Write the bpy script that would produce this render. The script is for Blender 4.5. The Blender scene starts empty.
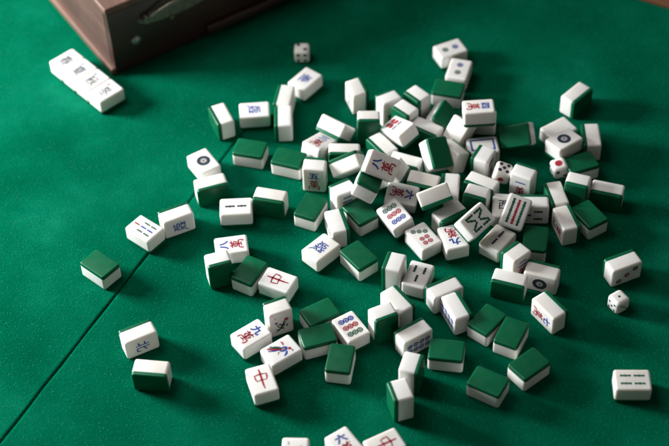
import bpy, bmesh, math, random
from mathutils import Vector, Matrix, Quaternion, Euler
R = math.radians
sc = bpy.context.scene
C = sc.collection

# ------------------------------------------------------------------ camera
PITCH, ROLL, DIST = 0.8239, -0.046, 1.392
cp, sp = math.cos(PITCH), math.sin(PITCH)
fw = Vector((0, cp, -sp)); up0 = Vector((0, sp, cp)); rt0 = Vector((1, 0, 0))
cr, sr = math.cos(ROLL), math.sin(ROLL)
rt = rt0 * cr + up0 * sr
up = -rt0 * sr + up0 * cr
cd = bpy.data.cameras.new('camera'); cam = bpy.data.objects.new('camera', cd); C.objects.link(cam)
M = Matrix((rt, up, -fw)).transposed().to_4x4(); M.translation = -fw * DIST
cam.matrix_world = M
cd.sensor_width = 36; cd.lens = 1505 / 669 * 36; cd.clip_end = 50; cd.clip_start = .05
cd.dof.use_dof = True; cd.dof.focus_distance = 1.325; cd.dof.aperture_fstop = 4.3
sc.camera = cam

# ------------------------------------------------------------------ light
w = bpy.data.worlds.new('World'); sc.world = w; w.use_nodes = True
bg = w.node_tree.nodes['Background']; bg.inputs[0].default_value = (1.0, .95, .90, 1); bg.inputs[1].default_value = .10
def area(name, loc, target, size, sizey, energy, col):
    l = bpy.data.lights.new(name, 'AREA'); l.shape = 'RECTANGLE'; l.size = size; l.size_y = sizey; l.energy = energy; l.color = col
    o = bpy.data.objects.new(name, l); C.objects.link(o); o.location = loc
    o.rotation_euler = (Vector(target) - Vector(loc)).to_track_quat('-Z', 'Y').to_euler()
    return o
area('window_light', (-1.10, .35, .38), (-.18, -.20, 0), .34, .30, 40.0, (.97, 1.0, 1.0))
area('room_light', (-.70, .40, 1.40), (0, .05, 0), .8, .8, 11.0, (1.0, .97, .945))
sc.view_settings.view_transform = 'Standard'; sc.view_settings.look = 'None'
sc.view_settings.exposure = 0; sc.view_settings.gamma = 1

# ------------------------------------------------------------------ materials
def new_mat(name):
    m = bpy.data.materials.new(name); m.use_nodes = True
    nt = m.node_tree; b = nt.nodes['Principled BSDF']; return m, nt, b
def noise(nt, scale, detail=4, rough=.6, vec=None):
    n = nt.nodes.new('ShaderNodeTexNoise'); n.inputs['Scale'].default_value = scale
    n.inputs['Detail'].default_value = detail; n.inputs['Roughness'].default_value = rough
    if vec: nt.links.new(vec, n.inputs['Vector'])
    return n
def ramp(nt, fac, stops):
    r = nt.nodes.new('ShaderNodeValToRGB'); nt.links.new(fac, r.inputs[0])
    e = r.color_ramp.elements
    while len(e) < len(stops): e.new(.5)
    for k, (p, c) in enumerate(stops): e[k].position = p; e[k].color = (*c, 1)
    return r
def bump(nt, h, b, strength, dist):
    n = nt.nodes.new('ShaderNodeBump'); n.inputs['Strength'].default_value = strength; n.inputs['Distance'].default_value = dist
    nt.links.new(h, n.inputs['Height']); nt.links.new(n.outputs[0], b.inputs['Normal']); return n
def objvec(nt):
    t = nt.nodes.new('ShaderNodeTexCoord'); return t.outputs['Object']

def felt_mat():
    m, nt, b = new_mat('green_felt')
    v = objvec(nt)
    n1 = noise(nt, 9, 4, .6, v); n2 = noise(nt, 700, 5, .8, v); n3 = noise(nt, 380, 6, .85, v)
    mx = nt.nodes.new('ShaderNodeMath'); mx.operation = 'ADD'; nt.links.new(n1.outputs[0], mx.inputs[0]); nt.links.new(n2.outputs[0], mx.inputs[1])
    h = nt.nodes.new('ShaderNodeMath'); h.operation = 'MULTIPLY'; h.inputs[1].default_value = .5; nt.links.new(mx.outputs[0], h.inputs[0])
    r = ramp(nt, h.outputs[0], [(.39, (.0002, .092, .044)), (.5, (.0004, .132, .066)), (.57, (.002, .170, .090)), (.66, (.012, .26, .150))])
    nt.links.new(r.outputs[0], b.inputs['Base Color'])
    b.inputs['Roughness'].default_value = .95; b.inputs['Specular IOR Level'].default_value = .0
    b.inputs['Sheen Weight'].default_value = .0; b.inputs['Sheen Roughness'].default_value = .5
    b.inputs['Sheen Tint'].default_value = (.35, .95, .7, 1)
    a = nt.nodes.new('ShaderNodeMath'); a.operation = 'MULTIPLY_ADD'; a.inputs[1].default_value = 1.0
    nt.links.new(n3.outputs[0], a.inputs[0]); nt.links.new(n2.outputs[0], a.inputs[2])
    bump(nt, a.outputs[0], b, .9, .0020)
    return m
def ivory_mat():
    m, nt, b = new_mat('ivory_resin')
    info = nt.nodes.new('ShaderNodeObjectInfo')
    n = noise(nt, 60, 3, .5, objvec(nt))
    ad = nt.nodes.new('ShaderNodeMath'); ad.operation = 'MULTIPLY_ADD'; ad.inputs[1].default_value = .5
    nt.links.new(info.outputs['Random'], ad.inputs[0]); nt.links.new(n.outputs[0], ad.inputs[2])
    r = ramp(nt, ad.outputs[0], [(.2, (.755, .70, .63)), (.65, (.81, .785, .75)), (1.0, (.85, .835, .815))])
    nt.links.new(r.outputs[0], b.inputs['Base Color'])
    b.inputs['Roughness'].default_value = .34
    b.inputs['Subsurface Weight'].default_value = .55; b.inputs['Subsurface Radius'].default_value = (1, .8, .65)
    b.inputs['Subsurface Scale'].default_value = .0035
    sm = nt.nodes.new('ShaderNodeMapping'); sm.inputs['Scale'].default_value = (900, 60, 300); sm.inputs['Rotation'].default_value = (0, 0, .6)
    nt.links.new(objvec(nt), sm.inputs[0]); n2 = noise(nt, 1, 3, .6, sm.outputs[0]); bump(nt, n2.outputs[0], b, .16, .00025)
    rr = ramp(nt, n.outputs[0], [(.3, (.28,)*3), (.7, (.42,)*3)]); nt.links.new(rr.outputs[0], b.inputs['Roughness'])
    return m
def back_mat():
    m, nt, b = new_mat('green_resin')
    info = nt.nodes.new('ShaderNodeObjectInfo')
    r = ramp(nt, info.outputs['Random'], [(0, (.0005, .085, .034)), (1, (.0008, .120, .050))])
    nt.links.new(r.outputs[0], b.inputs['Base Color'])
    b.inputs['Specular IOR Level'].default_value = .28
    b.inputs['Subsurface Weight'].default_value = .35; b.inputs['Subsurface Radius'].default_value = (.25, 1, .5)
    b.inputs['Subsurface Scale'].default_value = .003
    n = noise(nt, 140, 5, .65, objvec(nt))
    rr = ramp(nt, n.outputs[0], [(.3, (.27,)*3), (.7, (.46,)*3)]); nt.links.new(rr.outputs[0], b.inputs['Roughness'])
    sm = nt.nodes.new('ShaderNodeMapping'); sm.inputs['Scale'].default_value = (1200, 70, 300); sm.inputs['Rotation'].default_value = (0, 0, -.5)
    nt.links.new(objvec(nt), sm.inputs[0]); n2 = noise(nt, 1, 3, .6, sm.outputs[0]); bump(nt, n2.outputs[0], b, .2, .0003)
    return m
def paint(name, col):
    m, nt, b = new_mat(name)
    n = noise(nt, 1400, 3, .6, objvec(nt))
    lo = tuple(c * .82 for c in col); hi = tuple(min(1, c * 1.2 + .004) for c in col)
    r = ramp(nt, n.outputs[0], [(.35, lo), (.68, hi)]); nt.links.new(r.outputs[0], b.inputs['Base Color'])
    b.inputs['Roughness'].default_value = .5
    return m
def wood(name, c0, c1, c2, rough=.4, axis=0, bumpd=.0006):
    m, nt, b = new_mat(name)
    v = objvec(nt); mp = nt.nodes.new('ShaderNodeMapping'); s = [40, 40, 40]; s[axis] = 3.5; mp.inputs['Scale'].default_value = s
    nt.links.new(v, mp.inputs[0]); n = noise(nt, 1.6, 8, .65, mp.outputs[0])
    r = ramp(nt, n.outputs[0], [(.3, c0), (.52, c1), (.72, c2)]); nt.links.new(r.outputs[0], b.inputs['Base Color'])
    n2 = noise(nt, 25, 5, .7, v)
    rr = ramp(nt, n2.outputs[0], [(.3, (rough - .1,)*3), (.7, (rough + .15,)*3)]); nt.links.new(rr.outputs[0], b.inputs['Roughness'])
    bump(nt, n.outputs[0], b, .35, bumpd)
    return m
def metal(name, col, rough):
    m, nt, b = new_mat(name)
    n = noise(nt, 300, 4, .6, objvec(nt)); lo = tuple(c * .6 for c in col)
    r = ramp(nt, n.outputs[0], [(.35, lo), (.65, col)]); nt.links.new(r.outputs[0], b.inputs['Base Color'])
    b.inputs['Metallic'].default_value = 1; b.inputs['Roughness'].default_value = rough
    return m
FELT = felt_mat(); IV = ivory_mat(); BK = back_mat()
RED = paint('red_paint', (.36, .010, .026)); BLUE = paint('blue_paint', (.014, .045, .29)); GRN = paint('dark_green_paint', (.006, .085, .045)); DRK = paint('navy_black_paint', (.018, .022, .035))
TEAL = paint('teal_paint', (.035, .06, .10))
WOODD = wood('dark_lacquered_wood', (.020, .007, .005), (.036, .013, .009), (.058, .022, .015), .42, 0)
WOODS = wood('lit_side_wood', (.040, .017, .012), (.070, .032, .024), (.125, .060, .045), .60, 1)  # faded case side, lightened further with window light painted into the tone
WOODE = wood('lit_edge_wood', (.075, .034, .022), (.125, .060, .040), (.19, .095, .062), .62, 1)  # case wood for molding and lid, window light painted in as lighter brown
WOODT = wood('table_rim_wood', (.09, .035, .015), (.15, .06, .027), (.22, .10, .05), .45, 0)
BRONZE = metal('aged_bronze', (.30, .27, .22), .45); STEEL = metal('worn_steel', (.42, .42, .42), .5); BRASS = metal('old_brass', (.62, .45, .22), .35)
HOLE = paint('black_recess', (.006, .006, .006))

# ------------------------------------------------------------------ helpers
def link(name, me, parent=None, mats=None):
    o = bpy.data.objects.new(name, me); C.objects.link(o); o.parent = parent
    for m in mats or []: me.materials.append(m)
    return o
def from_bm(name, bm, mats, parent=None, smooth=True):
    me = bpy.data.meshes.new(name); bm.normal_update(); bm.to_mesh(me); bm.free()
    if smooth:
        for p in me.polygons: p.use_smooth = True
    o = link(name, me, parent, mats)
    return o
def rrect(hx, hy, rc, n=5):
    pts = []
    for cx, cy, a0 in ((hx - rc, hy - rc, 0), (-hx + rc, hy - rc, 90), (-hx + rc, -hy + rc, 180), (hx - rc, -hy + rc, 270)):
        for k in range(n + 1):
            a = R(a0 + 90 * k / n); pts.append((cx + rc * math.cos(a), cy + rc * math.sin(a)))
    return pts
def loft(bm, rings, mi=0, cap=True):
    prev = None; first = None
    for ring in rings:
        vs = [bm.verts.new(p) for p in ring]
        if prev:
            n = len(vs)
            for i in range(n):
                f = bm.faces.new((prev[i], prev[(i + 1) % n], vs[(i + 1) % n], vs[i])); f.material_index = mi
        else: first = vs
        prev = vs
    if cap:
        f = bm.faces.new(prev); f.material_index = mi
        f = bm.faces.new(list(reversed(first))); f.material_index = mi
def slab_rings(hx, hy, rc, z0, z1, r0, r1, n=5):
    """rings of a rounded slab; r0, r1 fillet radii at the bottom and top"""
    out = []
    for k in range(n + 1):
        a = math.pi / 2 * k / n; i = r0 * (1 - math.sin(a)); z = z0 + r0 * (1 - math.cos(a))
        out.append([(x, y, z) for x, y in rrect(hx - i, hy - i, max(rc - i, rc * .25))])
    for k in range(n + 1):
        a = math.pi / 2 * k / n; i = r1 * (1 - math.cos(a)); z = z1 - r1 * (1 - math.sin(a))
        out.append([(x, y, z) for x, y in rrect(hx - i, hy - i, max(rc - i, rc * .25))])
    return out
def box(bm, x0, x1, y0, y1, z0, z1, mi=0, bev=.0):
    mt = Matrix.Translation(((x0 + x1) / 2, (y0 + y1) / 2, (z0 + z1) / 2)) @ Matrix.Diagonal((x1 - x0, y1 - y0, z1 - z0, 1))
    r = bmesh.ops.create_cube(bm, size=1, matrix=mt)
    fs = {f for v in r['verts'] for f in v.link_faces}
    for f in fs: f.material_index = mi
    if bev:
        es = list({e for v in r['verts'] for e in v.link_edges})
        bmesh.ops.bevel(bm, geom=es, offset=bev, segments=3, affect='EDGES', profile=.5)

# ------------------------------------------------------------------ table
def ground_seam():
    a = Vector((-.2828, -.2288)); b = Vector((-.0915, .1164)); d = (b - a).normalized(); return a, d
sa, sd = ground_seam(); sn = Vector((-sd.y, sd.x))          # sn points to the left / far side
rim_a = Vector((.3347, .3018)); rim_b = Vector((.3624, .2848)); rd = (rim_b - rim_a).normalized(); rn = Vector((-rd.y, rd.x))
if rn.dot(Vector((0, 0)) - rim_a) > 0: rn = -rn             # rn points away from the felt
def felt_half(name, side):
    bm = bmesh.new(); rnd = random.Random(4 + side)
    # profile across the seam: u distance from the seam centre, z height
    prof = [(.0004, -.0022), (.0004, -.0015), (.0006, -.0008), (.0013, -.0001), (.0024, .0002), (.004, .0001), (.010, 0), (.05, 0), (2.2, 0)]
    N = 260; rows = []
    for i in range(N + 1):
        t = -1.2 + 2.6 * i / N
        j = .00022 * math.sin(t * 95 + side) + rnd.uniform(-.00016, .00016)
        row = []
        for k, (u, z) in enumerate(prof):
            fade = 1 - min(1, max(0, (t - .405) / .03)); z = z * fade; uu = (u if k > 5 else u * fade + k * .0003 * (1 - fade)) + (j * fade if k < 6 else 0)
            p = sa + sd * t + sn * side * uu
            row.append(bm.verts.new((p.x, p.y, z)))
        rows.append(row)
    for i in range(N):
        for k in range(len(prof) - 1):
            f = bm.faces.new((rows[i][k], rows[i][k + 1], rows[i + 1][k + 1], rows[i + 1][k]))
    # cut at the wooden rim
    bmesh.ops.bisect_plane(bm, geom=bm.verts[:] + bm.edges[:] + bm.faces[:], plane_co=(rim_a.x, rim_a.y, 0), plane_no=(rn.x, rn.y, 0), clear_outer=True)
    bmesh.ops.recalc_face_normals(bm, faces=bm.faces[:])
    for f in bm.faces:
        if f.normal.z < 0: f.normal_flip()
    o = from_bm(name, bm, [FELT]); return o
tabletop = felt_half('table_felt', 1); tabletop['kind'] = 'structure'
t2 = felt_half('table_felt', -1); t2['kind'] = 'structure'
bm = bmesh.new(); box(bm, -3, 3, -3, 3, -.03, -.0020); ub = from_bm('table_board', bm, [FELT], smooth=False); ub['kind'] = 'structure'
# wooden rim beyond the felt
bm = bmesh.new(); box(bm, -2, 2, .0008, .10, -.0016, .004, bev=.0012)
rim = from_bm('table_rim', bm, [WOODT]); rim['kind'] = 'structure'
rim.location = (rim_a.x, rim_a.y, 0); ang = math.atan2(rd.y, rd.x)
rim.rotation_euler = (0, 0, ang if Vector((-math.sin(ang), math.cos(ang))).dot(rn) > 0 else ang + math.pi)

# loose fibres of the nap, too many to count: short curled slivers lying on the cloth
LINT, lnt, lb = new_mat('felt_fibre')
lb.inputs['Base Color'].default_value = (.014, .235, .140, 1); lb.inputs['Roughness'].default_value = .9; lb.inputs['Specular IOR Level'].default_value = .1
rnd = random.Random(11); vs_, fs_ = [], []
for i in range(34000):
    x, y = rnd.uniform(-.40, .37), rnd.uniform(-.29, .37); a = rnd.uniform(0, 6.28); ln = rnd.uniform(.0005, .0018); wd = rnd.uniform(.00009, .00019)
    if (Vector((x, y)) - rim_a).dot(rn) > -.004: continue
    if abs((Vector((x, y)) - sa).dot(sn)) < .0022: continue
    cv = rnd.uniform(-1.4, 1.4); base = len(vs_); hgt = rnd.uniform(.0001, .00045)
    for k in range(4):
        tt = k / 3; aa = a + cv * tt; px_, py_ = x + ln * tt * math.cos(a + cv * tt * .5), y + ln * tt * math.sin(a + cv * tt * .5); z = .00003 + hgt * math.sin(math.pi * (tt * .85 + .1))
        ww = wd * (1 - .6 * abs(tt - .4))
        vs_ += [(px_ - math.sin(aa) * ww, py_ + math.cos(aa) * ww, z), (px_ + math.sin(aa) * ww, py_ - math.cos(aa) * ww, z + .00005)]
    for k in range(3): fs_.append((base + 2 * k, base + 2 * k + 1, base + 2 * k + 3, base + 2 * k + 2))
me = bpy.data.meshes.new('felt_lint'); me.from_pydata(vs_, [], fs_); lint = link('felt_lint', me, None, [LINT]); lint['kind'] = 'stuff'
lint['label'] = 'pale green loose fibres of nap on the felt'; lint['category'] = 'lint'

# ------------------------------------------------------------------ tile meshes
TW, TH, TD, TG = .0218, .0300, .0173, .22
ZB = -TD / 2 + TG * TD
HX, HY = TW / 2, TH / 2
ZF = TD / 2 + .00003
class Marks:
    def __init__(s): s.bm = bmesh.new(); s.lv = 0
    def poly(s, pts, mi):
        vs = [s.bm.verts.new((x / 1000, y / 1000, ZF + s.lv * .00003)) for x, y in pts]
        f = s.bm.faces.new(vs); f.material_index = mi
        if f.calc_area() and f.normal.z < 0: f.normal_flip()
        s.bm.normal_update()
        if f.normal.z < 0: f.normal_flip()
    def up(s): s.lv += 1
    def down(s): s.lv -= 1
    def disc(s, x, y, r, mi, n=20, ry=None):
        ry = ry or r
        s.poly([(x + r * math.cos(2 * math.pi * k / n), y + ry * math.sin(2 * math.pi * k / n)) for k in range(n)], mi)
    def ring(s, x, y, r0, r1, mi, n=24):
        for k in range(n):
            a, b = 2 * math.pi * k / n, 2 * math.pi * (k + 1) / n
            s.poly([(x + r0 * math.cos(a), y + r0 * math.sin(a)), (x + r1 * math.cos(a), y + r1 * math.sin(a)), (x + r1 * math.cos(b), y + r1 * math.sin(b)), (x + r0 * math.cos(b), y + r0 * math.sin(b))], mi)
    def stroke(s, pts, wd, mi, taper=True):
        n = len(pts)
        L, Rr = [], []
        for i, (x, y) in enumerate(pts):
            a = pts[max(0, i - 1)]; b = pts[min(n - 1, i + 1)]
            dx, dy = b[0] - a[0], b[1] - a[1]; l = math.hypot(dx, dy) or 1
            t = i / (n - 1); ww = wd * (.45 + .55 * math.sin(math.pi * min(1, t * .9 + .1))) if taper else wd
            L.append((x - dy / l * ww / 2, y + dx / l * ww / 2)); Rr.append((x + dy / l * ww / 2, y - dx / l * ww / 2))
        for i in range(n - 1): s.poly([L[i], Rr[i], Rr[i + 1], L[i + 1]], mi)
    def stick(s, x, y, ln, wd, mi, a=0):
        # bamboo stick: two swollen segments meeting at a node
        ca, sa_ = math.cos(a), math.sin(a)
        h = ln / 2
        prof = [(-h, .55), (-h * .86, 1), (-h * .62, .72), (-h * .25, .68), (-h * .10, 1), (h * .10, 1), (h * .25, .68), (h * .62, .72), (h * .86, 1), (h, .55)]
        for (y0, w0), (y1, w1) in zip(prof, prof[1:]):
            q = [(-w0 * wd / 2, y0), (w0 * wd / 2, y0), (w1 * wd / 2, y1), (-w1 * wd / 2, y1)]
            s.poly([(x + px * ca - py * sa_, y + px * sa_ + py * ca) for px, py in q], mi)
    def text(s, ch, x, y, size, mi, sx=1.0, off=.02):
        cu = bpy.data.curves.new('glyph', 'FONT'); cu.body = ch; cu.size = size / 1000; cu.align_x = 'CENTER'; cu.align_y = 'CENTER'
        cu.offset = off * size / 1000; cu.resolution_u = 3
        ob = bpy.data.objects.new('glyph', cu); C.objects.link(ob)
        dg = bpy.context.evaluated_depsgraph_get(); me = bpy.data.meshes.new_from_object(ob.evaluated_get(dg))
        xs = [v.co.x for v in me.vertices]; ys = [v.co.y for v in me.vertices]
        if xs:
            cx, cy = (min(xs) + max(xs)) / 2, (min(ys) + max(ys)) / 2
            vm = [s.bm.verts.new(((v.co.x - cx) * sx + x / 1000, v.co.y - cy + y / 1000, ZF + s.lv * .00003)) for v in me.vertices]
            for p in me.polygons:
                try: f = s.bm.faces.new([vm[i] for i in p.vertices]); f.material_index = mi
                except ValueError: pass
        bpy.data.objects.remove(ob); bpy.data.curves.remove(cu); bpy.data.meshes.remove(me)
# material slots: 0 ivory 1 red 2 blue 3 green 4 dark 5 teal
def circ(m, x, y, r, mi):
    m.disc(x, y, r, mi); m.up(); m.ring(x, y, r * .36, r * .60, 0, 18); m.down()
def wan(m, x, y, s, c):
    S = lambda pts, w: m.stroke([(x + a * s, y + b * s) for a, b in pts], w * s * 1.3, c)
    S([(-4.6, 3.9), (0, 4.0), (4.9, 4.7)], 1.15); S([(-2.1, 6.0), (-1.8, 4.4), (-1.9, 2.9)], 1.2); S([(2.4, 6.4), (1.9, 4.6), (1.5, 3.1)], 1.2)
    S([(-3.1, 2.2), (-2.9, .6), (-2.5, -1.2)], 1.2); S([(-3.0, 2.1), (0, 2.4), (3.2, 2.5)], 1.05); S([(3.2, 2.5), (2.9, .8), (2.5, -.9)], 1.3)
    S([(-2.6, .5), (2.7, .9)], .8); S([(-2.5, -1.0), (0, -.9), (2.7, -.7)], 1.0); S([(0, 3.6), (.1, 0), (-.1, -4.6)], 1.15)
    S([(-4.9, -6.4), (-4.7, -4.4), (-4.3, -2.5)], 1.25); S([(-4.5, -2.6), (0, -2.3), (4.4, -2.1), (5.0, -3.0)], 1.15); S([(4.8, -2.6), (4.7, -4.8), (4.1, -6.9), (2.9, -6.1)], 1.3)
    S([(-2.6, -4.9), (-.2, -4.5), (2.2, -3.9)], .95); S([(1.5, -4.6), (2.4, -5.3)], 1.1)
def man(m, num):
    m.text(num, 0, 6.4, 8.6, 2, 1.15, .04); wan(m, 0, -4.6, .98, 1)
def draw(kind, m):
    if kind == 'dot1':
        m.disc(0, 0, 6.4, 5, 36); m.up(); m.ring(0, 0, 4.5, 5.9, 4, 30); m.disc(0, 0, 3.0, 0, 20); m.up()
        for k in range(8):
            a = 2 * math.pi * k / 8; m.disc(3.8 * math.cos(a), 3.8 * math.sin(a), .5, 4, 8)
        m.disc(0, 0, 1.2, 6, 12); m.down(); m.down()
    elif kind == 'dot2':
        circ(m, 0, 5.6, 3.1, 2); circ(m, 0, -5.6, 3.1, 3)
    elif kind == 'dot3':
        circ(m, -5, 7.8, 2.6, 4); circ(m, 0, 0, 2.6, 1); circ(m, 5, -7.8, 2.6, 4)
    elif kind == 'dot7':
        for k in range(3): circ(m, -4.8 + 4.8 * k, 8.8 - 2.4 * k, 2.3, 3)
        for x in (-2.6, 2.6):
            for y in (-2.2, -7.8): circ(m, x, y, 2.35, 1)
    elif kind in ('dot9', 'dot9b'):
        for x in (-4.7, 0, 4.7):
            for y, c in zip((7.6, 0, -7.6), (2, 1, 3) if kind == 'dot9' else (3, 1, 2)): circ(m, x, y, 2.65, c)
    elif kind in ('dot8', 'dot8s'):
        for x in (-3.2, 3.2):
            for y in (9, 3, -3, -9): circ(m, x, y, 2.6, 2)
    elif kind.startswith('bam'):
        k = kind[3:]
        if k in ('2', '2b'): m.stick(0, 5.4, 8.8, 2.8, 4); m.stick(0, -5.4, 8.4, 2.6, 4)
        elif k == '3': m.stick(0, 5.2, 8, 2.6, 4); m.stick(-4.4, -5.2, 8, 2.6, 4); m.stick(4.4, -5.2, 8, 2.6, 4)
        elif k == '4':
            for x in (-4, 4):
                for y in (5.6, -5.6): m.stick(x, y, 9, 2.3, 3)
        elif k == '7':
            m.stick(0, 9, 6.2, 1.9, 1)
            for x, c in ((-5.2, 3), (0, 2), (5.2, 3)):
                for y in (1, -7): m.stick(x, y, 6.6, 1.9, c)
        elif k == '9':
            for x, c in ((-4.9, 3), (0, 1), (4.9, 3)):
                for y in (7.8, 0, -7.8): m.stick(x, y, 7.6, 2.8, c)
        elif k == '8':
            for sg in (1, -1):
                y = 5.4 * sg
                m.stick(-6.6, y, 9, 2.5, 3); m.stick(6.6, y, 9, 2.5, 3)
                m.stick(-2.9, y + .3 * sg, 9, 2.4, 3, R(30) * sg); m.stick(2.9, y + .3 * sg, 9, 2.4, 3, R(-30) * sg)
    elif kind == 'odd7':
        for x in (-3.6, 3.6):
            for y in (9.6, 4.8): m.disc(x, y, 2.9, 1, 10, 2.1)
        m.disc(0, 7.2, 2.2, 1, 10); m.up(); m.disc(0, 7.2, .9, 0, 8); m.down()
        m.stick(-3.4, .2, 6, 2.4, 4, R(90)); m.stick(3.4, .2, 6, 2.4, 4, R(90))
    elif kind == 'white':
        a, b, c = (7.4, 11.6), (5.7, 9.9), (5.1, 9.1)
        for (X0, Y0), (X1, Y1) in ((a, b),):
            for q in ([(-X0, Y0), (X0, Y0), (X1, Y1), (-X1, Y1)], [(X0, Y0), (X0, -Y0), (X1, -Y1), (X1, Y1)], [(X0, -Y0), (-X0, -Y0), (-X1, -Y1), (X1, -Y1)], [(-X0, -Y0), (-X0, Y0), (-X1, Y1), (-X1, -Y1)]): m.poly(q, 2)
    elif kind == 'red':
        # the dragon character, brush like
        m.stroke([(0, 10.5), (.15, 5), (0, 0), (-.1, -6), (.1, -10.5)], 1.9, 1)
        m.stroke([(-5.2, 4.8), (-5.0, 1), (-4.2, -2.2)], 1.3, 1); m.stroke([(-5.4, 4.4), (0, 5.3), (5.2, 4.6)], 1.6, 1)
        m.stroke([(5.2, 4.8), (5.0, 1.4), (3.8, -1.9)], 1.5, 1); m.stroke([(-4.4, -1.6), (0, -.9), (4.0, -1.4)], 1.2, 1)
    elif kind.startswith('man'):
        k = kind[3:]
        num = {'9': '九', '6': '六', '8': '八', '7': '七', '5': '五', '1': '一', '4': '四'}.get(k)
        if num: man(m, num)
        elif k == '_r': man(m, '三')
        elif k == '_rb': man(m, '六')
        elif k == '_l': man(m, '二')
        elif k == '_d': m.text('四', 0, 6.0, 9.5, 4, 1.1, .03); wan(m, 0, -4.6, .98, 1)
    elif kind.startswith('wind'):
        ch = {'_e': '發', '_n': '南', '_s': '發', '_w': '北', '_g': '西'}[kind[4:]]
        c = 4 if kind == 'wind_g' else 2
        m.text(ch, 0, 0, 13, c, .95, .010)
        if ch == '發': m.stroke([(4, 5), (6, 6.4), (7.4, 8.6)], 1.1, c)
    elif kind == 'dark_col':
        for y in (8, 3, -3, -8): circ(m, 3.4, y, 2.4, 4)
    elif kind == 'char_d':
        m.text('東', 0, -6, 12, 4, 1, .03)
    elif kind == 'bird':
        # plump bird with long tail, perched
        m.stroke([(-7, -9.5), (-3.5, -5), (-1, -1), (1, 2)], 2.3, 1); m.stroke([(-4.5, -10), (-2, -5.5), (0, -1)], 1.5, 2)
        m.stroke([(-8, -6.5), (-4.5, -3), (-1.5, 0)], 1.8, 3)
        m.disc(1, 2.2, 2.6, 2, 16, 3.7); m.up(); m.disc(.6, 1.6, 1.2, 6, 12, 1.9); m.down()
        m.disc(3.2, 6.7, 1.5, 1, 14); m.stroke([(-6, -3), (-2.5, .5), (0, 2)], 1.1, 4); m.stroke([(-7.6, -8), (-4, -4), (-1.2, -.6)], .8, 4); m.stroke([(4.6, 7.6), (6, 7.9), (7.6, 7.2)], 1.1, 4)
        m.stroke([(4, 3.5), (6.2, 1.5), (7.6, -1.4)], 2.2, 2); m.stroke([(-2.6, 4), (-5, 5), (-7.2, 4.2)], 1.6, 1)
        m.stroke([(1.4, -1.6), (1.8, -4), (3.6, -5)], .8, 4)
    elif kind.startswith('season'):
        v = int(kind[-1]); m.text('春夏秋冬'[v], .6, -1.5, 13.5, 4, 1.0, .008)
        m.disc(-4.8, 7.4, 1.5, (1, 2, 2, 1)[v], 10); m.stroke([(-5, 5), (-2.6, 3.8), (1, 5.2), (5.2, 4.4)], 1.1, 4)
    elif kind.startswith('flower'):
        v = {'flower': 0, 'flower2': 1, 'flower3': 2, 'flower4': 3}[kind]; q = random.Random(30 + v)
        cols = [(1, 3, 2), (1, 3, 3), (4, 3, 2), (2, 4, 4)][v]
        m.stroke([(-6, -9), (-2, -6.4), (2, -3), (4.5, 2.5)], 1.2, cols[1]); m.stroke([(-1, -6), (-3.4, -2), (-4.6, 1.6)], 1.0, cols[1])
        for k in range(9):
            x, y, a = q.uniform(-5.5, 5.5), q.uniform(-8.6, -2.4), q.uniform(-.9, .9)
            m.stroke([(x, y), (x + 1.6 * math.sin(a), y + 1.5), (x + 3 * math.sin(a), y + 2.6)], 1.5, cols[1] if k % 3 else 4)
        for fx, fy, rr, c in ((4.6, 4.6, 1.5, cols[0]), (-4.8, 2.6, 1.05, cols[2]), (-1.4, -.4, 1.0, cols[0])):
            for k in range(5):
                a = 2 * math.pi * k / 5; m.disc(fx + rr * .8 * math.cos(a), fy + rr * .8 * math.sin(a), rr * .62, c, 8)
        m.stroke([(-3, -8), (1, -2), (3, 4)], 2.0, 4)
        m.text('12 34'.replace(' ', '')[v], -5.6, 9.2, 4, 2 if v % 2 else 1, 1, .01)
TAN = paint('tan_paint', (.30, .16, .10))
SLOTS = [IV, RED, BLUE, GRN, DRK, TEAL, TAN]
def body_mesh(kind):
    bm = bmesh.new(); loft(bm, slab_rings(HX, HY, .0023, ZB, TD / 2, .00012, .0019, 6))
    me = bpy.data.meshes.new('tile_body')
    if kind:
        m = Marks(); draw(kind, m); tmp = bpy.data.meshes.new('tmp'); m.bm.to_mesh(tmp); m.bm.free(); bm.from_mesh(tmp); bpy.data.meshes.remove(tmp)
    bm.to_mesh(me); bm.free()
    for p in me.polygons: p.use_smooth = True
    for mt in SLOTS: me.materials.append(mt)
    return me
bm = bmesh.new(); loft(bm, slab_rings(HX - .00004, HY - .00004, .0023, -TD / 2, ZB - .00003, .0014, .00015, 6))
BACK = bpy.data.meshes.new('tile_back'); bm.to_mesh(BACK); bm.free(); BACK.materials.append(BK)
for p in BACK.polygons: p.use_smooth = True

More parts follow.
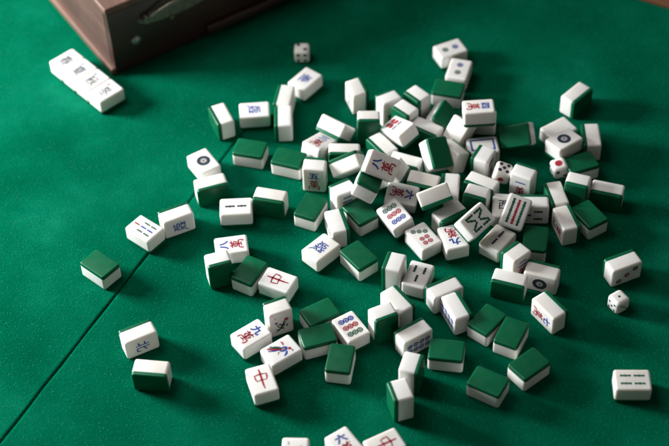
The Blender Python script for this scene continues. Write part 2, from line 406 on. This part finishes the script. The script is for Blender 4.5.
TILES = [
  ('', (-0.1057,0.1319,0.0109), (0.130,-0.695,-0.129,-0.696), 'white tile on its long side, green back turned left, topmost-left of the scattered tiles'),
  ('wind_e', (-0.0733,0.1404,0.0088), (0.695,0.004,-0.003,0.719), 'face-up tile with blue wind character, lying sideways between two edge-standing white tiles'),
  ('', (-0.0452,0.1250,0.0111), (0.004,0.708,-0.001,0.706), 'white tile on its side right of the sideways blue wind tile, green edge left'),
  ('', (-0.0440,0.1556,0.0108), (0.069,0.704,-0.069,0.704), 'grey-white tile on its side wedged against the blue wind tile near the top die'),
  ('wind_n', (-0.0227,0.1823,0.0089), (0.935,0.006,-0.001,-0.354), 'face-up tile with small blue character, directly below the topmost die'),
  ('dot1', (-0.1215,0.0724,0.0087), (0.964,0.002,0.000,0.264), 'face-up one-circle tile at the left, touching a tile standing with green back forward'),
  ('', (-0.1135,0.0392,0.0109), (0.566,-0.425,-0.564,-0.425), 'tile on its side, green back forward, touching the left one-circle tile'),
  ('', (-0.0774,0.0876,0.0087), (0.000,0.602,-0.799,0.000), 'green-backed tile face down, left one of the two above the two-bar bamboo tile'),
  ('', (-0.0403,0.0712,0.0092), (0.007,-0.559,0.829,-0.009), 'green-backed tile face down, right neighbour of another, just left of the standing five-character tile'),
  ('bam2', (-0.0901,0.0108,0.0087), (0.705,0.001,0.002,0.709), 'face-up two-bamboo tile lying sideways, alone left of a green-fronted tile'),
  ('', (-0.0584,0.0189,0.0110), (0.428,-0.563,-0.425,-0.564), 'tile on its side with green back forward, right of the sideways two-bamboo tile'),
  ('bam7', (-0.1733,-0.0115,0.0088), (0.911,-0.004,-0.001,0.413), 'face-up seven-bamboo tile at far left, one red bar, beside the dark table seam'),
  ('wind_s', (-0.1452,0.0025,0.0109), (0.591,0.388,0.590,-0.390), 'tile on its side showing a blue character, leaning against the seven-bamboo tile'),
  ('', (-0.2113,-0.0517,0.0088), (0.005,0.409,-0.913,-0.001), 'green-backed tile lying alone face down across from the table seam, far left'),
  ('', (-0.0213,0.0071,0.0087), (0.002,-0.223,-0.975,0.001), 'green-backed tile face down just below the standing tile with blue and red characters'),
  ('man5', (-0.0160,0.0491,0.0151), (0.704,0.705,-0.055,-0.062), 'standing tile with small blue number over red character, at the left rim of the heap'),
  ('wind_w', (-0.1722,-0.1352,0.0110), (0.595,0.385,0.594,-0.381), 'tile on its side with blue north character facing out, far lower left'),
  ('', (-0.1591,-0.1752,0.0110), (0.461,-0.538,-0.458,-0.537), 'tile on its side with green back forward, just below the blue north character tile'),
  ('man9', (-0.0756,-0.1402,0.0087), (0.886,-0.000,-0.001,-0.464), 'face-up nine-character tile, red and blue, lower left, beside the standing flower tile'),
  ('flower', (-0.0524,-0.1210,0.0150), (0.696,0.695,0.127,0.127), 'standing tile painted with a red and green flower, green back at its top edge'),
  ('bird', (-0.0501,-0.1588,0.0087), (0.880,-0.000,-0.000,-0.476), 'face-up bird tile in red and blue, between the flower tile and red dragon tile'),
  ('red', (-0.0663,-0.1890,0.0089), (0.991,-0.006,-0.004,0.136), 'face-up red dragon tile with upright character, lowest of the lower left cluster'),
  ('', (-0.0164,-0.1190,0.0086), (0.001,0.854,-0.520,0.001), 'dark green-backed tile behind another green-backed tile, right of the standing flower tile'),
  ('', (-0.0189,-0.1446,0.0088), (0.001,-0.790,0.613,-0.002), 'green-backed tile touching the nine-circle tile and bird tile, face down with white front side'),
  ('', (-0.0005,-0.1703,0.0088), (0.001,-0.101,-0.995,0.005), 'green-backed tile face down just below the blue, red and green nine-circle tile'),
  ('dot9', (0.0097,-0.1369,0.0087), (0.967,0.001,0.000,0.254), 'face-up nine-circle tile, blue, red and green rows, above a green-backed tile'),
  ('flower2', (-0.0400,-0.2635,0.0087), (0.999,0.000,0.000,-0.036), 'partly cropped flower tile at the bottom edge, first of the bottom three'),
  ('man6', (0.0004,-0.2574,0.0087), (0.961,-0.000,0.001,0.276), 'partly cropped face-up tile with blue number, middle of the three at the bottom edge'),
  ('red', (0.0320,-0.2588,0.0087), (0.845,-0.001,0.001,-0.534), 'partly cropped face-up tile with large red character, last of three at the bottom edge'),
  ('man8', (-0.0937,-0.0366,0.0087), (0.666,0.000,-0.000,0.746), 'face-up eight-character tile, blue and red, behind a standing green-fronted tile at left'),
  ('', (-0.1043,-0.0639,0.0150), (0.097,0.095,-0.700,-0.701), 'upright standing tile with green back forward, in front of the left eight-character tile'),
  ('', (-0.0773,-0.0673,0.0087), (0.004,-0.264,-0.965,-0.001), 'green-backed tile face down between the standing green-fronted tile and a red dragon tile'),
  ('red', (-0.0520,-0.0808,0.0087), (0.856,0.000,-0.001,0.516), 'face-up red dragon tile lying sideways, above the standing flower tile'),
  ('wind_e', (-0.0132,-0.0447,0.0087), (0.398,0.001,-0.001,0.917), 'face-up tile with single blue character, alone in the gap left of the heap'),
  ('', (0.0203,-0.0555,0.0087), (0.000,-0.305,0.952,0.002), 'large-looking green-backed tile face down, right of the single blue character tile below heap'),
  ('bam3', (0.0713,-0.0820,0.0089), (0.192,0.004,0.005,0.981), 'face-up three-bamboo tile below the seven-circle tile, bars dark green'),
  ('', (0.0506,-0.0764,0.0150), (0.578,0.578,0.407,0.408), 'standing white tile with bright green back at left, beside the three-bamboo tile'),
  ('', (0.0926,-0.1011,0.0108), (0.380,0.596,-0.379,0.597), 'white tile on its side behind the standing tile with blue circles, below three-bamboo tile'),
  ('dot8s', (0.1017,-0.1228,0.0109), (0.696,0.125,-0.696,0.126), 'tile on its side with narrow blue circles facing left, in front of another white tile'),
  ('', (0.0516,-0.1124,0.0110), (0.678,0.201,-0.679,0.197), 'white tile on its side, green rim at back, behind a small green-fronted standing tile'),
  ('', (0.0378,-0.1329,0.0150), (0.694,-0.694,-0.136,0.137), 'standing tile with green back forward, beside the nine-circle tile in the lower middle'),
  ('dot8', (0.0623,-0.1482,0.0109), (0.349,0.614,-0.348,0.616), 'tile on its side showing two rows of dark blue circles on its front face'),
  ('', (0.0583,-0.1882,0.0150), (0.412,0.410,-0.575,-0.575), 'standing white tile with green back at right, just below the dark blue circle tile'),
  ('', (0.0471,-0.2152,0.0151), (0.429,0.436,0.558,0.561), 'standing tile with bright green back at left, lowest standing tile of the lower middle'),
  ('', (0.0893,-0.1665,0.0087), (0.002,-0.638,0.770,0.002), 'green-backed tile face down right of the dark blue circle tile, long side forward'),
  ('', (0.1267,-0.1358,0.0088), (0.001,0.354,0.935,0.002), 'green-backed tile face down, touching the narrow blue circle tile at lower right'),
  ('', (0.1457,-0.1511,0.0088), (0.002,-0.245,-0.970,-0.003), 'green-backed tile between two other green-backed tiles in the lower right group'),
  ('', (0.1567,-0.1851,0.0087), (0.001,-0.893,0.449,0.002), 'green-backed tile lying diagonally, rightmost of the four lower right face-down tiles'),
  ('', (0.1209,-0.2012,0.0087), (0.000,-0.486,0.874,0.002), 'green-backed tile, nearest of the four lower right face-down tiles'),
  ('bam4', (0.2393,-0.2070,0.0088), (0.683,-0.001,-0.005,-0.731), 'face-up four-bamboo tile lying sideways, alone at the far lower right'),
  ('', (0.0051,0.1096,0.0148), (0.369,-0.371,-0.192,-0.831), 'brightly lit white tile leaning at the upper left of the heap, green edge below'),
  ('man_r', (-0.0114,0.0874,0.0121), (0.932,-0.139,0.045,-0.331), 'face-up tile with red character, mostly covered by the brightly lit leaning tile'),
  ('', (0.0121,0.0731,0.0122), (0.480,-0.542,-0.498,-0.478), 'small-looking white tile on its side squeezed beside the covered red character tile'),
  ('', (0.0152,0.0522,0.0233), (0.154,0.544,-0.689,0.453), 'long white tile with green upper rim, leaning left of the eight-character tile in the heap'),
  ('', (0.0371,0.1068,0.0174), (0.675,-0.737,0.023,-0.006), 'standing tile with square green back facing forward, above the bright eight-character tile'),
  ('bam2b', (0.0280,0.1535,0.0170), (0.528,0.624,-0.364,-0.446), 'standing tile with dark bamboo bars on its left face, at the top rim of heap'),
  ('char_d', (0.0576,0.1357,0.0156), (0.699,0.673,0.180,0.159), 'standing tile right of the dark-bar standing tile, dark mark on its lower front'),
  ('', (0.0729,0.1194,0.0151), (0.279,0.284,0.647,0.650), 'small upright white tile just behind the red and black bamboo tile'),
  ('', (0.0919,0.1004,0.0114), (0.329,-0.635,-0.321,-0.622), 'white tile on its side between the red and black bamboo tile and tilted green-backed tile'),
  ('', (0.0860,0.1389,0.0151), (0.302,0.298,0.642,0.639), 'leaning white tile at the top rim, just left of the tilted diamond-shaped green back'),
  ('', (0.1083,0.1190,0.0131), (0.085,-0.906,0.220,0.352), 'tilted tile with diamond-shaped green back, at the upper middle of the heap'),
  ('man4', (0.1413,0.0954,0.0407), (0.699,-0.029,-0.056,-0.712), 'face-up tile with red character and blue number, raised at the top above the blue-frame tile'),
  ('', (0.1461,0.1157,0.0086), (0.656,0.001,0.001,-0.755), 'white tile buried directly beneath the raised red and blue character tile'),
  ('white', (0.1442,0.0763,0.0088), (0.683,-0.000,-0.002,0.730), 'face-up tile with an empty blue rectangular frame, below the raised red and blue character tile'),
  ('man_d', (0.1419,0.0520,0.0151), (0.615,0.609,0.355,0.354), 'standing tile touching the five-pip die, green rim at left and dark character at right'),
  ('', (0.1149,0.0652,0.0151), (0.791,0.107,-0.542,0.263), 'white tile on its side immediately right of the steeply tilted green-backed tile'),
  ('', (0.0983,0.0593,0.0241), (0.201,0.161,-0.931,-0.260), 'steeply tilted tile, green back with bright white left side, in the heap centre'),
  ('odd7', (0.0667,0.0934,0.0225), (0.926,-0.123,-0.144,0.327), 'face-up bamboo tile with red block and black bar, at the upper heap'),
  ('man8', (0.0444,0.0216,0.0503), (0.752,0.367,-0.124,0.533), 'bright tilted tile with blue eight over red character, on top of the left heap'),
  ('', (0.0549,0.0418,0.0182), (0.794,-0.304,-0.183,0.493), 'bright white tile wedged against the right end of the bright eight-character tile'),
  ('', (0.0317,0.0149,0.0336), (0.215,-0.138,-0.962,0.098), 'tilted green-backed tile with white rim, under the bright eight-character tile on the heap'),
  ('man_l', (0.0089,0.0172,0.0146), (0.687,0.689,0.163,0.163), 'standing tile with green left rim and red mark low, below the long leaning tile'),
  ('', (0.0239,-0.0018,0.0088), (0.004,-0.281,0.960,-0.001), 'green-backed tile face down, left of the nine-circle tile with green top row'),
  ('dark_col', (0.0026,-0.0172,0.0110), (0.702,0.076,-0.704,0.078), 'bright white tile on its side behind the blue character tile, dark mark at left'),
  ('dot9b', (0.0560,-0.0123,0.0151), (0.959,0.056,-0.110,0.255), 'tilted face-up nine-circle tile, green top row, at the front of the heap'),
  ('dot7', (0.0792,-0.0370,0.0089), (0.966,0.007,-0.003,0.260), 'face-up seven-circle tile, three green and four red circles, at the front of the heap'),
  ('man9', (0.1061,-0.0396,0.0091), (0.110,0.005,-0.011,-0.994), 'face-up tile, red character above blue number, right of the seven-circle tile'),
  ('bam2', (0.1457,-0.0436,0.0090), (0.941,-0.008,-0.001,-0.337), 'face-up two-bamboo tile below the zigzag bamboo tile, beside a standing tile'),
  ('bam8', (0.1248,-0.0368,0.0319), (0.887,0.154,0.226,-0.373), 'tilted face-up eight-bamboo tile with green zigzag bars, front right of the heap'),
  ('bam9', (0.1634,-0.0215,0.0258), (0.922,0.326,0.039,-0.203), 'tilted nine-bamboo tile with green, red and green columns, at the right heap'),
  ('wind_g', (0.1560,-0.0033,0.0087), (0.997,0.001,0.002,-0.075), 'face-up tile mostly hidden under the red and green nine-bamboo tile'),
  ('bam3', (0.1815,-0.0051,0.0119), (0.540,0.451,-0.504,0.501), 'white tile on its side directly right of the red and green nine-bamboo tile'),
  ('', (0.2041,0.0052,0.0107), (0.057,-0.706,-0.057,-0.704), 'white tile on its side just below the red-pip die'),
  ('man_d', (0.2098,-0.0260,0.0110), (0.700,0.075,-0.706,0.074), 'white tile on its side with dark character at left, below the red-pip die column'),
  ('', (0.2316,-0.0185,0.0087), (0.003,-0.246,0.969,-0.000), 'green-backed tile face down at the right, below two green-fronted tiles'),
  ('', (0.2249,0.0123,0.0150), (0.694,-0.694,0.135,-0.135), 'standing tile with green back forward, touching the red-pip die at its right'),
  ('', (0.2519,0.0077,0.0109), (0.408,-0.577,-0.407,-0.579), 'tile on its side with green back forward, far right end of the heap row'),
  ('', (0.2333,0.0478,0.0088), (0.001,0.808,-0.589,-0.001), 'grey shaded tile behind the green-fronted pair at the right, face down'),
  ('', (0.2475,0.0796,0.0112), (0.009,0.706,-0.020,0.708), 'white tile on its side at the far right top, behind the shaded face-down tile'),
  ('dot1', (0.2204,0.0698,0.0177), (0.467,-0.030,0.027,0.884), 'raised face-up one-circle tile, directly above the red-pip die'),
  ('', (0.2191,0.0946,0.0086), (0.870,-0.000,0.000,-0.494), 'white tile beneath and behind the raised one-circle tile'),
  ('', (0.2427,0.1389,0.0110), (0.650,-0.277,-0.650,-0.280), 'tile on its side standing alone at the upper right, green back in shade'),
  ('dot2', (0.1255,0.2183,0.0088), (0.831,0.003,0.005,-0.556), 'face-up two-circle tile at the very top, upper one of two'),
  ('dot2', (0.1315,0.1867,0.0087), (0.987,0.002,-0.001,-0.158), 'face-up two-circle tile, lower one of the top pair, against a green back'),
  ('', (0.1184,0.1595,0.0087), (0.002,0.595,-0.804,0.001), 'dark green-backed tile face down, touching the lower two-circle tile'),
  ('', (0.1782,0.0855,0.0186), (0.430,-0.604,0.663,0.101), 'leaning tile, broad green back forward with white right edge, left of the one-circle tile'),
  ('man1', (0.1772,0.0272,0.0150), (0.685,0.685,-0.175,-0.175), 'standing tile with number one over red character, right of the five-pip die'),
  ('', (0.1378,0.0241,0.0108), (0.339,-0.622,-0.337,-0.620), 'white tile on its side below the five-pip die, behind a short green-fronted tile'),
  ('', (0.1309,0.0033,0.0151), (0.147,0.153,0.691,0.691), 'standing tile with short white top and green front, above the zigzag bamboo tile'),
  ('', (0.1082,0.0221,0.0111), (0.053,0.703,-0.057,0.707), 'white tile on its side right of the long leaning white tile, in the heap centre'),
  ('', (0.0920,-0.0026,0.0319), (0.660,-0.170,-0.395,-0.616), 'long leaning white tile with green lower rim, above the front of the heap'),
  ('', (0.1053,-0.0118,0.0106), (0.615,-0.350,-0.613,-0.351), 'shaded white tile under the long leaning tile, above the red and blue character tile'),
  ('', (0.0846,0.0300,0.0125), (0.445,-0.526,-0.356,-0.631), 'shaded white tile between the bright eight-character tile and the long leaning tile'),
  ('man_rb', (0.0632,0.0162,0.0126), (0.607,0.039,0.120,-0.784), 'half-hidden face-up tile with red and blue characters, behind the tilted nine-circle tile'),
  ('', (0.0691,0.0564,0.0110), (0.385,-0.590,-0.381,-0.599), 'shaded white tile low behind the wedge of white tiles right of the eight-character tile'),
  ('', (0.0484,0.0802,0.0107), (0.204,-0.678,-0.200,-0.677), 'shaded white tile between the square green back and the red and black bamboo tile'),
  ('', (0.1232,0.0949,0.0152), (0.841,0.353,-0.159,-0.379), 'white tile buried just right of the diamond-shaped green back'),
  ('dot3', (0.2518,-0.0806,0.0113), (0.585,0.410,0.578,-0.395), 'tile on its side, three diagonal circles facing out, alone at right above a die'),
  ('dot1', (0.1803,-0.0865,0.0110), (0.585,0.395,-0.587,0.396), 'tile on its side, large dark circle facing out, right of the heap front'),
  ('man7', (0.1816,-0.1269,0.0111), (0.193,0.684,0.199,-0.674), 'tile on its side, red and blue characters facing out, below the large dark circle tile'),
  ('', (0.1502,-0.0949,0.0110), (0.403,-0.582,-0.398,-0.583), 'tile on its side with green back forward, in front of the standing red-marked tile'),
  ('man_l', (0.1583,-0.0716,0.0151), (0.670,0.666,0.230,0.234), 'standing tile with green left rim and red mark, beside the front two-bamboo tile'),
  ('', (0.1792,-0.0451,0.0087), (0.002,-0.107,-0.994,-0.001), 'half-hidden face-down tile with a sliver of white, behind the large dark circle tile'),
  ('season0', (-0.2649,0.2278,0.0088), (0.910,0.001,0.000,-0.414), 'flower tile in the row of four near the wooden case, farthest from the heap'),
  ('season1', (-0.2506,0.2113,0.0088), (0.909,0.001,0.000,-0.416), 'second flower tile from the outer end of the row near the wooden case'),
  ('season2', (-0.2362,0.1948,0.0088), (0.910,0.001,0.000,-0.414), 'third flower tile from the outer end of the row near the wooden case'),
  ('season3', (-0.2219,0.1783,0.0088), (0.909,0.001,0.000,-0.417), 'flower tile at the near end of the row of four, nearest the viewer'),
]
DICE = [
  ('five', (0.1581,0.0349,0.0205), (0.982,0.063,0.108,-0.144), 0.0162, 'ivory die showing five black pips, resting in the heap'),
  ('red', (0.2133,0.0462,0.0115), (0.993,0.035,-0.069,0.094), 0.0150, 'ivory die with one large red pip on top, below the raised one-circle tile'),
  ('one', (0.2433,-0.1158,0.0075), (0.964,-0.000,-0.000,0.265), 0.0150, 'small ivory die with one black pip on top, alone at the right'),
  ('two', (-0.0252,0.2324,0.0080), (1.000,0.000,0.000,-0.025), 0.0160, 'ivory die at the very top left of the tiles, out of focus'),
]

bodies = {}
for kind, loc, q, label in TILES:
    if kind not in bodies: bodies[kind] = body_mesh(kind)
    t = bpy.data.objects.new('mahjong_tile', None); C.objects.link(t); t.empty_display_size = .01
    t.rotation_mode = 'QUATERNION'; t.rotation_quaternion = q; t.location = loc
    t['label'] = label; t['category'] = 'mahjong tile'; t['group'] = 'mahjong tiles scattered on the green felt'
    link('tile_face_block', bodies[kind], t); link('tile_back', BACK, t)

# ------------------------------------------------------------------ dice
def die_mesh(s, kind):
    bm = bmesh.new(); h = s / 2
    bmesh.ops.create_cube(bm, size=s); bmesh.ops.bevel(bm, geom=bm.edges[:], offset=s * .24, segments=6, affect='EDGES', profile=.5)
    me = bpy.data.meshes.new('die'); bm.to_mesh(me); bm.free()
    for p in me.polygons: p.use_smooth = True
    me.materials.append(IV); return me
def pips_mesh(s, faces):
    bm = bmesh.new(); h = s / 2; a = s * .22
    lay = {1: [(0, 0)], 2: [(-a, a), (a, -a)], 3: [(-a, a), (0, 0), (a, -a)], 4: [(-a, a), (a, a), (-a, -a), (a, -a)], 5: [(-a, a), (a, a), (-a, -a), (a, -a), (0, 0)], 6: [(-a, a), (-a, 0), (-a, -a), (a, a), (a, 0), (a, -a)]}
    fr = {'+z': ((1, 0, 0), (0, 1, 0), (0, 0, 1)), '-z': ((1, 0, 0), (0, -1, 0), (0, 0, -1)), '+x': ((0, 1, 0), (0, 0, 1), (1, 0, 0)), '-x': ((0, -1, 0), (0, 0, 1), (-1, 0, 0)), '+y': ((-1, 0, 0), (0, 0, 1), (0, 1, 0)), '-y': ((1, 0, 0), (0, 0, 1), (0, -1, 0))}
    for f, (n, mi, r) in faces.items():
        U, V, N = [Vector(v) for v in fr[f]]
        for x, y in lay[n]:
            c = U * x + V * y + N * (h + .00003); vs = [bm.verts.new(c + (U * math.cos(2 * math.pi * k / 18) + V * math.sin(2 * math.pi * k / 18)) * r * s) for k in range(18)]
            fc = bm.faces.new(vs); fc.material_index = mi
    me = bpy.data.meshes.new('pips'); bm.to_mesh(me); bm.free(); me.materials.append(DRK); me.materials.append(RED); return me
PF = {'five': {'+z': (5, 0, .11), '-y': (1, 1, .17), '+x': (4, 1, .09), '-x': (6, 0, .09), '+y': (3, 0, .09), '-z': (2, 0, .09)},
      'red': {'+z': (1, 1, .24), '-y': (2, 0, .12), '-x': (3, 0, .10), '+x': (4, 1, .09), '+y': (5, 0, .09), '-z': (6, 0, .09)},
      'one': {'+z': (1, 0, .075), '-y': (3, 0, .075), '+x': (2, 0, .075), '-x': (5, 0, .075), '+y': (4, 1, .075), '-z': (6, 0, .075)},
      'two': {'+z': (2, 0, .13), '-y': (4, 0, .11), '-x': (1, 1, .2), '+x': (6, 0, .09), '+y': (3, 0, .09), '-z': (5, 0, .09)}}
for kind, loc, q, s, label in DICE:
    d = bpy.data.objects.new('die', None); C.objects.link(d); d.rotation_mode = 'QUATERNION'; d.rotation_quaternion = q; d.location = loc
    d['label'] = label; d['category'] = 'die'; d['group'] = 'dice lying among the tiles'
    link('die_body', die_mesh(s, kind), d); link('pips', pips_mesh(s, PF[kind]), d)

# ------------------------------------------------------------------ wooden case (local x along the front, y to the back, z up)
case = bpy.data.objects.new('wooden_case', None); C.objects.link(case); case.location = (-.2156, .2204, 0); case.rotation_euler = (0, 0, R(31))
case['label'] = 'dark brown lacquered wooden case with metal handle, at the top left on the felt'; case['category'] = 'wooden case'
CH, CL, CW = .086, .42, .24
bm = bmesh.new(); box(bm, 0, CL, 0, .008, .0005, CH - .008, bev=.0012); from_bm('front_panel', bm, [WOODD], case)
bm = bmesh.new(); box(bm, -.0002, .0075, .0082, CW, .009, CH - .008, bev=.001); from_bm('side_panel', bm, [WOODS], case)
bm = bmesh.new(); box(bm, CL - .0075, CL + .0002, .0082, CW, .009, CH - .008, bev=.001); from_bm('side_panel', bm, [WOODS], case)
bm = bmesh.new(); box(bm, .0002, CL - .0002, CW - .008, CW + .0002, .0005, CH - .0082, bev=.001); from_bm('back_panel', bm, [WOODD], case)
bm = bmesh.new(); box(bm, -.0045, .004, .0004, CW, .0003, .0088, bev=.0015); from_bm('base_molding', bm, [WOODE], case)
bm = bmesh.new(); box(bm, .004, CL - .004, .0085, CW - .009, .001, .008, bev=.0003); from_bm('bottom_panel', bm, [WOODD], case)
bm = bmesh.new(); box(bm, -.0015, CL + .0015, -.0015, CW + .0015, CH - .0078, CH, bev=.002); from_bm('lid', bm, [WOODE], case)
bm = bmesh.new(); box(bm, .105, CL - .004, -.0065, -.0002, .006, .017, bev=.0025); from_bm('drawer_rail', bm, [WOODD], case)
# handle: oval plates, bail and studs on the front panel
def cyl(bm, p, r, h, axis='y', n=24):
    mt = Matrix.Translation(p) @ (Matrix.Rotation(R(90), 4, 'X') if axis == 'y' else Matrix())
    bmesh.ops.create_cone(bm, cap_ends=True, segments=n, radius1=r, radius2=r * .86, depth=h, matrix=mt)
HX0, HX1, HZ = .040, .108, .058
hd = bpy.data.objects.new('handle', None); C.objects.link(hd); hd.parent = case
bm = bmesh.new()
n = 40; ring = []
for k in range(n):
    a = 2 * math.pi * k / n; ring.append(((HX0 + HX1) / 2 + .042 * math.cos(a), HZ - .003 + .0088 * math.sin(a)))
f0 = [bm.verts.new((x, -.0002, z)) for x, z in ring]; f1 = [bm.verts.new((x + (.074 - x) * .03, -.0018, z + (.054 - z) * .06)) for x, z in ring]
for k in range(n): bm.faces.new((f0[k], f0[(k + 1) % n], f1[(k + 1) % n], f1[k]))
bm.faces.new(f1); bmesh.ops.recalc_face_normals(bm, faces=bm.faces[:])
from_bm('handle_plate', bm, [BRONZE], hd, smooth=False)
def tube(bm, pts, r, seg=10):
    rings = []
    for i, p in enumerate(pts):
        a = Vector(pts[max(0, i - 1)]); b = Vector(pts[min(len(pts) - 1, i + 1)]); d = (b - a).normalized()
        u = d.cross(Vector((0, 1, 0))).normalized(); v = d.cross(u)
        rings.append([bm.verts.new(Vector(p) + (u * math.cos(2 * math.pi * k / seg) + v * math.sin(2 * math.pi * k / seg)) * r) for k in range(seg)])
    for r0, r1 in zip(rings, rings[1:]):
        for k in range(seg): bm.faces.new((r0[k], r0[(k + 1) % seg], r1[(k + 1) % seg], r1[k]))
    bm.faces.new(rings[0]); bm.faces.new(rings[-1]); bmesh.ops.recalc_face_normals(bm, faces=bm.faces[:])
bm = bmesh.new()
tube(bm, [(HX0 + (HX1 - HX0) * t, -.006 - .003 * math.sin(math.pi * t), HZ + .011 * math.sin(math.pi * t)) for t in [i / 16 for i in range(17)]], .0017)
from_bm('bail', bm, [BRONZE], hd)
for x in (HX0, HX1):
    bm = bmesh.new(); cyl(bm, (x, -.0045, HZ), .0048, .006); from_bm('post', bm, [BRONZE], hd, smooth=False)
bm = bmesh.new(); cyl(bm, (.068, -.0032, .047), .0022, .003); from_bm('screw', bm, [BRASS], hd, smooth=False)
bm = bmesh.new(); bmesh.ops.create_uvsphere(bm, u_segments=20, v_segments=12, radius=.0055, matrix=Matrix.Translation((.027, -.0005, .034)) @ Matrix.Diagonal((1, .5, 1, 1)))
from_bm('stud', bm, [STEEL], case)
